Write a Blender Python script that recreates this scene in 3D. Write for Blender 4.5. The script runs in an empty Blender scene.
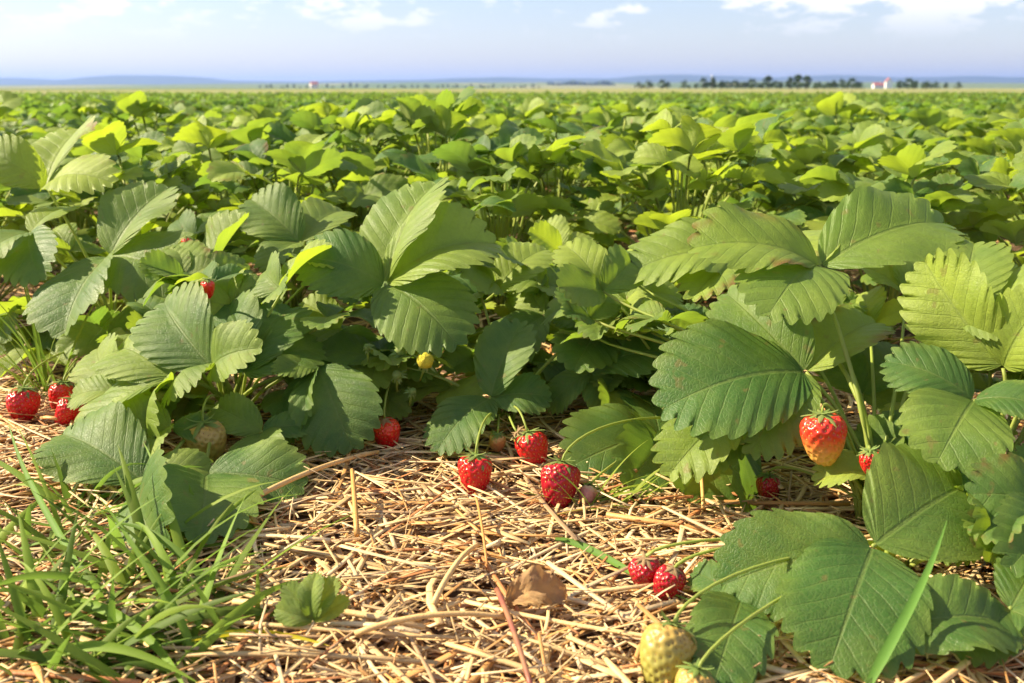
import bpy, math, random
from mathutils import Vector, Matrix, noise
R = math.radians
random.seed(7)
sc = bpy.context.scene
COL = sc.collection

# ------------------------------------------------------------------ camera
H_CAM, PITCH, F = 0.35, R(14.28), 996.0
cam_d = bpy.data.cameras.new("camera")
cam = bpy.data.objects.new("camera", cam_d); COL.objects.link(cam)
cam.location = (0, 0, H_CAM); cam.rotation_euler = (R(90) - PITCH, 0, 0)
cam_d.sensor_width = 36.0; cam_d.lens = 36.0 * F / 1024.0
cam_d.clip_start = 0.02; cam_d.clip_end = 60000
cam_d.dof.use_dof = True; cam_d.dof.focus_distance = 0.86; cam_d.dof.aperture_fstop = 11.0
sc.camera = cam

def at(px, py, Y):
    """the point on the sight line of a photo pixel, Y metres out over the field"""
    dx = (px - 512) / F; dy = (341.5 - py) / F
    c, s = math.cos(PITCH), math.sin(PITCH)
    d = Vector((dx, c + dy * s, -s + dy * c))
    return Vector((0, 0, H_CAM)) + d * (Y / d.y)

def gx(px, Y):
    return at(px, 400, Y).x

# ------------------------------------------------------------------ object helpers
def tag(o, label=None, cat=None, group=None, kind=None):
    if label: o["label"] = label
    if cat: o["category"] = cat
    if group: o["group"] = group
    if kind: o["kind"] = kind
    return o

def empty(name, loc, label, cat, group=None):
    o = bpy.data.objects.new(name, None); COL.objects.link(o)
    o.location = loc; o.empty_display_size = 0.05
    return tag(o, label, cat, group)

def mesh_data(name, V, Fc, mats, midx=None, uv=None, col=None, smooth=True):
    me = bpy.data.meshes.new(name)
    me.from_pydata(V, [], Fc)
    for m in mats: me.materials.append(m)
    if midx: me.polygons.foreach_set("material_index", midx)
    if smooth: me.polygons.foreach_set("use_smooth", [True] * len(Fc))
    if uv:
        lay = me.uv_layers.new(name="UVMap")
        fl = []
        for f in Fc:
            for i in f: fl.extend(uv[i])
        lay.data.foreach_set("uv", fl)
    if col:
        a = me.color_attributes.new("tint", "FLOAT_COLOR", "POINT")
        fl = []
        for c in col: fl.extend((c[0], c[1], c[2], 1.0))
        a.data.foreach_set("color", fl)
    me.update()
    return me

def obj(name, me, parent=None, mat=None):
    o = bpy.data.objects.new(name, me); COL.objects.link(o)
    if parent is not None: o.parent = parent
    if mat is not None: o.matrix_local = mat
    return o

def copy_tree(o, parent=None):
    c = o.copy(); COL.objects.link(c)
    if parent is not None: c.parent = parent
    for ch in list(o.children): copy_tree(ch, c)
    return c

class MB:
    def __init__(s): s.V, s.F, s.M, s.U, s.C = [], [], [], [], []
    def add(s, V, Fc, m=0, U=None, C=None):
        b = len(s.V); s.V += [tuple(v) for v in V]
        s.F += [tuple(i + b for i in f) for f in Fc]
        s.M += [m] * len(Fc)
        s.U += U if U else [(0.0, 0.0)] * len(V)
        s.C += C if C else [(1, 1, 1)] * len(V)
    def mesh(s, name, mats, smooth=True, col=False):
        return mesh_data(name, s.V, s.F, mats, s.M, s.U, s.C if col else None, smooth)

def frame_of(d):
    d = d.normalized()
    a = Vector((0, 0, 1)) if abs(d.z) < 0.9 else Vector((1, 0, 0))
    x = d.cross(a).normalized()
    return x, x.cross(d).normalized()

def tube(mb, pts, rad, n=6, m=0, c=None, flat=1.0):
    V, Fc = [], []
    k = len(pts)
    for i, p in enumerate(pts):
        d = pts[min(i + 1, k - 1)] - pts[max(i - 1, 0)]
        x, y = frame_of(d)
        r = rad[i] if isinstance(rad, (list, tuple)) else rad
        for j in range(n):
            a = 2 * math.pi * j / n
            V.append(p + x * math.cos(a) * r + y * math.sin(a) * r * flat)
    for i in range(k - 1):
        for j in range(n):
            Fc.append((i * n + j, i * n + (j + 1) % n, (i + 1) * n + (j + 1) % n, (i + 1) * n + j))
    Fc.append(tuple(range(n - 1, -1, -1))); Fc.append(tuple((k - 1) * n + j for j in range(n)))
    mb.add(V, Fc, m, None, [c] * len(V) if c else None)

def bez(a, b, c, d, n):
    out = []
    for i in range(n + 1):
        t = i / n; u = 1 - t
        out.append(a * u**3 + b * 3 * u * u * t + c * 3 * u * t * t + d * t**3)
    return out

# ------------------------------------------------------------------ materials
def new_mat(name):
    m = bpy.data.materials.new(name); m.use_nodes = True
    nt = m.node_tree; nt.nodes.clear()
    return m, nt, nt.nodes.new("ShaderNodeOutputMaterial")

class N:
    """small node-graph writer"""
    def __init__(s, nt): s.nt = nt
    def n(s, t, **kw):
        x = s.nt.nodes.new("ShaderNode" + t)
        for k, v in kw.items(): setattr(x, k, v)
        return x
    def put(s, sock, v):
        if isinstance(v, bpy.types.NodeSocket): s.nt.links.new(v, sock)
        elif isinstance(v, (tuple, list)):
            sock.default_value = tuple(v) + ((1.0,) if len(v) == 3 and sock.type == "RGBA" else ())
        else: sock.default_value = v
    def math(s, op, a, b=0.0, c=0.0, clamp=False):
        x = s.n("Math", operation=op, use_clamp=clamp)
        s.put(x.inputs[0], a); s.put(x.inputs[1], b); s.put(x.inputs[2], c)
        return x.outputs[0]
    def ramp(s, v, lo, hi, a=0.0, b=1.0):
        x = s.n("MapRange", interpolation_type="SMOOTHSTEP")
        s.put(x.inputs[0], v); s.put(x.inputs[1], lo); s.put(x.inputs[2], hi); s.put(x.inputs[3], a); s.put(x.inputs[4], b)
        return x.outputs[0]
    def mix(s, f, a, b, blend="MIX"):
        x = s.n("Mix", data_type="RGBA", blend_type=blend)
        s.put(x.inputs[0], f); s.put(x.inputs[6], a); s.put(x.inputs[7], b)
        return x.outputs[2]
    def noise(s, vec, scale, detail=3.0, rough=0.55):
        x = s.n("TexNoise"); s.put(x.inputs["Vector"], vec)
        s.put(x.inputs["Scale"], scale); s.put(x.inputs["Detail"], detail); s.put(x.inputs["Roughness"], rough)
        return x.outputs["Fac"]
    def vmul(s, vec, v):
        x = s.n("VectorMath", operation="MULTIPLY"); s.put(x.inputs[0], vec); s.put(x.inputs[1], v)
        return x.outputs[0]

def leaf_material(name, top_a, top_b, under, glow, k=1.0, fine=True):
    m, nt, out = new_mat(name); g = N(nt)
    oi = g.n("ObjectInfo"); tc = g.n("TexCoord"); uv = g.n("UVMap")
    sx = g.n("SeparateXYZ"); g.put(sx.inputs[0], uv.outputs[0])
    U, Vv = sx.outputs[0], sx.outputs[1]
    tone = g.n("SeparateColor"); g.put(tone.inputs[0], oi.outputs["Color"])
    rnd = oi.outputs["Random"]
    if not fine:
        wn = g.n("TexWhiteNoise"); wn.noise_dimensions = "2D"
        cx = g.n("CombineXYZ"); g.put(cx.inputs[0], g.math("FLOOR", g.math("DIVIDE", g.math("ADD", U, 3.0), 100.0))); g.put(cx.inputs[1], rnd)
        g.put(wn.inputs["Vector"], cx.outputs[0]); rnd = wn.outputs["Value"]
    # offset the noise per leaf so that copies do not share blotches
    off = g.n("CombineXYZ"); g.put(off.inputs[0], g.math("MULTIPLY", rnd, 37.0)); g.put(off.inputs[1], g.math("MULTIPLY", rnd, 91.0))
    vec = g.n("VectorMath", operation="ADD"); g.put(vec.inputs[0], tc.outputs["Object"]); g.put(vec.inputs[1], off.outputs[0])
    P = vec.outputs[0]
    big = g.noise(P, 2.0 * k, 3.0)
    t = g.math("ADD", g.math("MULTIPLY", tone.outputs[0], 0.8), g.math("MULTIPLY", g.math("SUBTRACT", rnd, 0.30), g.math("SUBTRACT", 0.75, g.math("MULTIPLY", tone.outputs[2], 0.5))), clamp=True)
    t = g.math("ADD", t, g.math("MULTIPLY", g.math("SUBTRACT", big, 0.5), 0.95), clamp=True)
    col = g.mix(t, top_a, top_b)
    edge_ = g.math("MULTIPLY", g.ramp(g.math("ABSOLUTE", Vv), 0.62, 1.0), g.ramp(g.noise(P, 1.6 * k, 2.0), .35, .65, .05, .5))
    col = g.mix(edge_, col, (0.25, 0.33, 0.05))
    fr = g.math("FRACT", g.math("ADD", U, g.math("MULTIPLY", g.math("SUBTRACT", g.noise(P, 3.5 * k, 2.0), .5), .45)))
    dist = g.math("ABSOLUTE", g.math("SUBTRACT", fr, 0.5))
    av = g.math("ABSOLUTE", Vv)
    vein = g.ramp(dist, 0.008, 0.07, 1.0, 0.0)
    vein = g.math("MULTIPLY", vein, g.ramp(av, 0.55, 1.0, 1.0, 0.2))
    mid = g.ramp(av, 0.012, 0.05, 1.0, 0.0)
    veins = g.math("MAXIMUM", g.math("MULTIPLY", vein, 0.55), mid)
    col = g.mix(g.math("MULTIPLY", veins, 0.42), col, (0.22, 0.28, 0.07))
    if fine:
        cell = g.n("TexVoronoi"); cell.feature = "DISTANCE_TO_EDGE"
        wob = g.n("TexNoise"); g.put(wob.inputs["Vector"], P); g.put(wob.inputs["Scale"], 9.0 * k)
        wv = g.n("VectorMath", operation="MULTIPLY_ADD"); g.put(wv.inputs[0], wob.outputs["Color"]); g.put(wv.inputs[1], (.07 / k,) * 3); g.put(wv.inputs[2], P)
        g.put(cell.inputs["Vector"], wv.outputs[0]); g.put(cell.inputs["Scale"], 40.0 * k)
        net = g.ramp(cell.outputs["Distance"], 0.0, 0.16)
        col = g.mix(g.math("MULTIPLY", g.math("SUBTRACT", 1.0, net), 0.24), col, (0.20, 0.27, 0.07))
        spk = g.noise(P, 26.0 * k, 2.0, 0.7)
        col = g.mix(g.ramp(spk, 0.3, 0.75, 0.0, 0.45), col, g.mix(0.5, col, (0.02, 0.035, 0.01)))
        # a scorched or reddened stretch of margin on some leaves only
        b = g.math("MULTIPLY", g.ramp(g.noise(P, 2.7 * k, 4.0), 0.50, 0.64), g.ramp(av, 0.55, 0.98))
        b = g.math("MULTIPLY", b, g.ramp(tone.outputs[1], 0.3, 0.9))
        col = g.mix(g.math("MULTIPLY", b, 0.85), col, (0.20, 0.075, 0.025))
        hole = g.ramp(g.noise(P, 7.0 * k, 2.0), 0.67, 0.72)
        col = g.mix(g.math("MULTIPLY", hole, 0.55), col, (0.22, 0.16, 0.05))
    geo = g.n("NewGeometry")
    uc = g.mix(g.math("MULTIPLY", veins, 0.7), under, (0.36, 0.40, 0.20))
    face = g.mix(geo.outputs["Backfacing"], col, uc)
    bs = g.n("BsdfPrincipled"); g.put(bs.inputs["Base Color"], face)
    g.put(bs.inputs["Roughness"], g.math("ADD", 0.40, g.math("MULTIPLY", big, 0.25)))
    g.put(bs.inputs["Specular IOR Level"], g.math("SUBTRACT", 0.44, g.math("MULTIPLY", geo.outputs["Backfacing"], 0.22)))
    tr = g.n("BsdfTranslucent")
    g.put(tr.inputs[0], g.mix(t, (glow[0] * .6, glow[1] * .68, glow[2]), (glow[0] * 1.6, glow[1] * 1.3, glow[2] * 0.9)))
    if fine:
        hgt = g.math("ADD", g.math("MULTIPLY", veins, -1.0), g.math("MULTIPLY", g.noise(P, 18.0 * k, 2.0), 0.5))
        hgt = g.math("ADD", hgt, g.math("MULTIPLY", net, 0.26))
        bp = g.n("Bump"); g.put(bp.inputs["Strength"], 0.5); g.put(bp.inputs["Distance"], 0.0012); g.put(bp.inputs["Height"], hgt)
        nt.links.new(bp.outputs[0], bs.inputs["Normal"])
    mx = g.n("MixShader"); g.put(mx.inputs[0], 0.42)
    nt.links.new(bs.outputs[0], mx.inputs[1]); nt.links.new(tr.outputs[0], mx.inputs[2])
    nt.links.new(mx.outputs[0], out.inputs[0])
    return m

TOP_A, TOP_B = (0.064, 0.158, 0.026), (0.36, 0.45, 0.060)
UNDER, GLOW = (0.32, 0.38, 0.12), (0.32, 0.50, 0.035)
LEAF = leaf_material("strawberry_leaf", TOP_A, TOP_B, UNDER, GLOW)
LEAF_ROW = leaf_material("strawberry_leaf_next_rows", TOP_A, TOP_B, UNDER, GLOW, 14.0)
LEAF_FAR = leaf_material("strawberry_leaf_rows", TOP_A, (0.28, 0.38, 0.06), UNDER, (0.24, 0.44, 0.04), 14.0, fine=False)

def simple(name, col, rough=0.6, spec=0.4, var=0.25, scale=40.0, trans=None, attr=False, bump=0.0, bscale=300.0, dark=None, coat=0.0, obspace="Object"):
    m, nt, out = new_mat(name); g = N(nt)
    tc = g.n("TexCoord"); P = tc.outputs[obspace]
    nz = g.noise(P, scale, 4.0)
    base = col
    if attr:
        at_ = g.n("VertexColor"); at_.layer_name = "tint"
        base = g.mix(1.0, col, at_.outputs[0], "MULTIPLY")
    d = dark or tuple(c * 0.55 for c in col)
    if attr: d = g.mix(1.0, d, at_.outputs[0], "MULTIPLY")
    c = g.mix(g.ramp(nz, 0.35, 0.7, 0.0, min(1.0, var * 2)), base, d)
    bs = g.n("BsdfPrincipled"); g.put(bs.inputs["Base Color"], c)
    g.put(bs.inputs["Roughness"], rough); g.put(bs.inputs["Specular IOR Level"], spec)
    g.put(bs.inputs["Coat Weight"], coat); g.put(bs.inputs["Coat Roughness"], 0.15)
    if bump:
        bp = g.n("Bump"); g.put(bp.inputs["Strength"], bump); g.put(bp.inputs["Distance"], 0.002)
        g.put(bp.inputs["Height"], g.noise(P, bscale, 4.0)); nt.links.new(bp.outputs[0], bs.inputs["Normal"])
    if trans:
        tr = g.n("BsdfTranslucent"); g.put(tr.inputs[0], trans)
        mx = g.n("MixShader"); g.put(mx.inputs[0], 0.35)
        nt.links.new(bs.outputs[0], mx.inputs[1]); nt.links.new(tr.outputs[0], mx.inputs[2]); nt.links.new(mx.outputs[0], out.inputs[0])
    else: nt.links.new(bs.outputs[0], out.inputs[0])
    return m

STALK = simple("leaf_stalk", (0.34, 0.42, 0.08), 0.5, 0.4, 0.2, 25.0, dark=(0.26, 0.22, 0.07), trans=(0.5, 0.6, 0.1))
SEPAL = simple("sepal", (0.20, 0.30, 0.07), 0.6, 0.3, 0.25, 120.0, dark=(0.28, 0.26, 0.10), trans=(0.3, 0.4, 0.1))
SEPAL_DRY = simple("dry_sepal", (0.42, 0.30, 0.15), 0.7, 0.2, 0.3, 150.0, dark=(0.30, 0.16, 0.09), trans=(0.4, 0.25, 0.1))
STRAW = simple("straw", (0.62, 0.43, 0.20), 0.5, 0.35, 0.25, 70.0, attr=True, dark=(0.56, 0.36, 0.15), bump=0.25, bscale=500.0)
GRASS = simple("grass_blade", (0.16, 0.285, 0.035), 0.6, 0.22, 0.2, 20.0, trans=(0.25, 0.42, 0.06), attr=True)
SEEDS = simple("seed", (0.62, 0.42, 0.08), 0.45, 0.5, 0.2, 300.0)
SEEDS_PALE = simple("seed_green", (0.30, 0.13, 0.05), 0.5, 0.4, 0.2, 300.0)
YEL = simple("flower_centre", (0.62, 0.52, 0.04), 0.7, 0.2, 0.3, 400.0, bump=0.8, bscale=900.0)
RUNNER = simple("red_stem", (0.26, 0.07, 0.05), 0.5, 0.4, 0.3, 60.0, dark=(0.30, 0.19, 0.07))
DEAD = simple("dead_leaf", (0.50, 0.32, 0.14), 0.8, 0.15, 0.35, 90.0, dark=(0.24, 0.15, 0.09), bump=0.6, bscale=160.0, trans=(0.4, 0.2, 0.06))
SOIL = simple("soil", (0.17, 0.105, 0.065), 0.95, 0.1, 0.3, 14.0, bump=0.8, bscale=70.0)

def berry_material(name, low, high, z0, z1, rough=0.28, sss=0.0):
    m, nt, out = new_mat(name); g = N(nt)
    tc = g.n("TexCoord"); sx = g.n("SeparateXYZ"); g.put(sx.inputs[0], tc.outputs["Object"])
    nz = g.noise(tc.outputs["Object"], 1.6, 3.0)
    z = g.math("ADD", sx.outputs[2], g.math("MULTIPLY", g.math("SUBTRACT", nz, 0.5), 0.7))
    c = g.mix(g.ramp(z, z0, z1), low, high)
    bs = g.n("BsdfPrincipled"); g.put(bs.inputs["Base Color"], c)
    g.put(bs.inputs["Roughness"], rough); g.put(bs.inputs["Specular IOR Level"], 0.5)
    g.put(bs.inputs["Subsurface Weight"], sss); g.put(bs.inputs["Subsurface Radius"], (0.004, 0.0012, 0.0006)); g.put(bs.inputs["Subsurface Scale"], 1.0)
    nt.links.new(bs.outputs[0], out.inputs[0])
    return m
B_RIPE = berry_material("ripe_berry", (0.50, 0.006, 0.012), (0.56, 0.012, 0.010), -0.9, 0.6)
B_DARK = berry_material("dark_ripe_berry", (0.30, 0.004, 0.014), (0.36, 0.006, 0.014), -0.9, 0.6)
B_BRIGHT = berry_material("bright_ripe_berry", (0.62, 0.012, 0.010), (0.70, 0.05, 0.016), -0.2, 0.9)
B_HALF = berry_material("half_ripe_berry", (0.62, 0.34, 0.07), (0.64, 0.035, 0.015), -0.95, 0.15)
B_GREEN = berry_material("unripe_berry", (0.30, 0.27, 0.05), (0.42, 0.26, 0.06), -0.6, 0.9, 0.45)
B_PINK = berry_material("blushing_berry", (0.52, 0.20, 0.14), (0.60, 0.40, 0.20), -0.2, 0.8, 0.45)
B_SHRIV = berry_material("shrivelled_berry", (0.40, 0.20, 0.07), (0.48, 0.30, 0.10), -0.2, 0.8, 0.6)

# ------------------------------------------------------------------ leaflets
def sstep(x, a, b):
    t = max(0.0, min(1.0, (x - a) / (b - a))); return t * t * (3 - 2 * t)

def leaflet_geo(L, wr, fold, arch, seed, nv=11, sub=6, nc=6, corr=0.3, tooth=0.72, lobed=0.0):
    """a toothed leaflet: base at the origin, tip along +Y, upper face +Z; rows follow the side veins, so UV.x counts veins and UV.y runs midrib to margin"""
    rng = random.Random(seed)
    W = L * wr; rows = nv * sub
    ph = [rng.uniform(0, 6.28) for _ in range(6)]
    skew = rng.uniform(-0.05, 0.05)
    V, U, idx = [], [], {}
    def shape(x, y):
        t = y / L
        z = arch * L * 4 * t * (1 - t) - arch * L * 0.5 * t * t
        ax = abs(x)
        z += ax * fold - (ax * ax / (W * 0.5)) * (fold * 0.35 + arch * 0.8)
        z += 0.040 * L * math.sin(7 * t + ph[0] + (2.0 if x > 0 else 0)) * (ax / (W * 0.5)) ** 1.4
        z += 0.022 * L * math.sin(13 * t + ph[1] + (1.3 if x > 0 else 0)) * (ax / (W * 0.5)) ** 2
        return z
    for i in range(rows + 1):
        q = i / rows
        y = L * (1 - math.cos(math.pi * q ** 1.04)) / 2 * 0.965
        xh = W * 0.5 * math.sin(math.pi * q) ** 0.92 * (0.76 + 0.44 * y / L) * 0.98
        fr = (q * nv) % 1.0
        vi = int(q * nv - 1e-6)
        amp = tooth * 0.085 * L * sstep(q, 0.14, 0.34) * (1 - 0.25 * sstep(q, .9, 1))
        h = (1 - abs(2 * fr - 1.10) ** 1.7 if fr > 0.04 else 0.0)
        h = max(0.0, h)
        # outward direction along the vein: forward and out
        ox, oy = 0.70, 0.71
        for sd in (-1, 1):
            k = 1 + 0.12 * math.sin(vi * 2.3 + ph[2] + sd) + (0.22 * math.sin(vi * 5.1 + ph[3] * sd))
            mx = xh * (1 + sd * skew) + amp * (h - 0.55) * ox * k * (1 - q * 0.45)
            my = y + amp * (h - 0.55) * (oy + 0.25 * q) * k
            if lobed: 
                mx *= 1 + lobed * (math.sin(q * 14) * 0.2); my += 0
            yo = max(0.02 * q * L, y - 0.80 * xh)
            if q > 0.93: yo = min(yo, 0.99 * y)
            for j in range(nc + 1):
                if sd == 1 and j == 0: continue
                v = j / nc
                x = mx * v; yy = yo + (my - yo) * (v ** 0.92)
                if i == 0: x, yy = 0.0015 * v * L * 0, 0.0
                z = shape(sd * x, yy)
                z += -corr * 0.0125 * L * math.cos(2 * math.pi * (fr - 0.5)) * (v ** 0.7) * (1.12 - 0.3 * v) * sstep(q, 0.02, 0.2) * (1 - 0.5 * sstep(q, 0.85, 1.0))
                idx[(i, sd * j)] = len(V)
                V.append((sd * x, yy, z)); U.append((q * nv, sd * v))
    Fc = []
    for i in range(rows):
        for j in range(-nc, nc):
            a, b, c, d = idx[(i, j)], idx[(i, j + 1)], idx[(i + 1, j + 1)], idx[(i + 1, j)]
            Fc.append((a, b, c, d) if i else (a, c, d))
    return V, Fc, U

def place_matrix(base, tip, nrm):
    a = (tip - base); L = a.length; a = a / L
    n = Vector(nrm); n = n - a * n.dot(a)
    if n.length < 1e-4: n = Vector((0.3, 0.2, 0.9)); n = n - a * n.dot(a)
    n.normalize(); x = a.cross(n)
    M = Matrix(((x.x, a.x, n.x, base.x), (x.y, a.y, n.y, base.y), (x.z, a.z, n.z, base.z), (0, 0, 0, 1)))
    return M, L

seedc = [100]
def nseed():
    seedc[0] += 1; return seedc[0]

POOL = []
for i in range(12):
    V, Fc, U = leaflet_geo(1.0, random.uniform(.74, .92), random.uniform(.2, .85), random.uniform(.03, .22), nseed(), 11, 5, 5)
    POOL.append(mesh_data("leaflet", V, Fc, [LEAF], None, U))

def petiole_mesh(a, b, sag, r=0.0019, name="leaf_stalk"):
    up = Vector((0, 0, (b - a).length))
    side = Vector((random.uniform(-1, 1), random.uniform(-1, 1), 0)) * 0.012
    pts = bez(a, a + up * 0.45 + side, b - (b - a) * 0.25 + Vector((0, 0, sag)) + side, b, 12)
    mb = MB(); tube(mb, pts, [r * (1.25 - 0.5 * i / 12) for i in range(13)], 7)
    return mb.mesh(name, [STALK])

def hero_leaf(plant, base, hub, leaflets, r=0.0019):
    """a compound leaf measured from the photo: its own stalk mesh with each leaflet as a child"""
    hubw = at(*hub)
    while hubw.z < .03: hub = (hub[0], hub[1], hub[2] - .004); hubw = at(*hub)
    lf = obj("leaf", petiole_mesh(Vector((0, 0, 0)), hubw - base, 0.01, r), plant)
    for it in leaflets:
        tx, ty, tY, wr, n, fold, arch, tone = it[:8]
        edge = it[8] if len(it) > 8 else 0.0
        tip = at(tx, ty, tY)
        while tip.z < .024 and ty < 700: tY -= .004; tip = at(tx, ty, tY)
        b = hubw + (tip - hubw) * 0.02
        M, L = place_matrix(b - base, tip - base, n)
        L = min(L, 0.135)
        V, Fc, U = leaflet_geo(1.0, wr, fold, arch, nseed(), random.choice((11, 12, 13)), corr=random.uniform(.18, .38))
        o = obj("leaflet", mesh_data("leaflet", V, Fc, [LEAF], None, U), lf, M @ Matrix.Scale(L, 4))
        o.color = (tone, edge, 1, 1)
    return lf

def filler_leaf(plant, az, r, z, size, tone=0.2, rng=random):
    """a leaf grown around the plant's crown from shared leaflets"""
    out = Vector((math.cos(az), math.sin(az), 0))
    hub = out * r + Vector((0, 0, z))
    lf = obj("leaf", petiole_mesh(Vector((0, 0, 0)) + out * 0.01, hub, 0.012, 0.0016), plant)
    tilt = rng.uniform(-0.6, 0.95)
    for k, da in enumerate((0, rng.uniform(1.25, 1.8), -rng.uniform(1.25, 1.8))):
        a = az + da + rng.uniform(-.15, .15)
        d = Vector((math.cos(a), math.sin(a), tilt if k == 0 else tilt * 0.5 + rng.uniform(-.25, .25))).normalized()
        s = size * (1.0 if k == 0 else rng.uniform(.82, .95))
        n = Vector((rng.uniform(-.75, .45), rng.uniform(-.75, .45), 1)) - out * tilt * 0.7
        M, _ = place_matrix(hub, hub + d, n)
        o = obj("leaflet", rng.choice(POOL), lf, M @ Matrix.Scale(s, 4))
        o.color = (max(0, min(1, tone + rng.uniform(-.15, .15))), rng.random() ** 3, 0, 1)
    return lf

# ------------------------------------------------------------------ the front row, leaf by leaf
FRONT = "strawberry plants of the front row"
def plant_at(px, Y, label, group=FRONT):
    b = Vector((gx(px, Y), Y, 0.004)); b.x = at(px, 400, Y).x
    return empty("strawberry_plant", b, label, "strawberry plant", group), b

UPF = (-.2, -.5, .85)
plants = {}
def P(key, px, Y, label):
    plants[key] = plant_at(px, Y, label)
P("A", 232, 0.97, "big leafy strawberry plant left of the straw clearing, its lowest leaves hanging behind the grass")
P("B", 418, 1.10, "tall strawberry plant with a wide pale folded leaf above the yellow flower heads")
P("C", 500, 0.97, "small strawberry plant with one three-part leaf right above the hanging ripe berry")
P("D", 600, 1.10, "low grey-green strawberry plant in the gap behind the dark shaded leaf")
P("E", 700, 0.95, "strawberry plant at the clearing's right edge with dark shaded hanging leaves")
P("F", 884, 0.735, "large spreading strawberry plant above the half-ripe orange berry")
P("G", 985, 0.77, "strawberry plant at the right edge of the photo with upright yellow-green young leaves")
P("H", 905, 0.66, "nearest strawberry plant, low at the bottom right, with one big half-sunlit leaf")
P("I", 120, 1.25, "strawberry plant at the left behind the two ripe berries, its top leaves browned")

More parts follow.
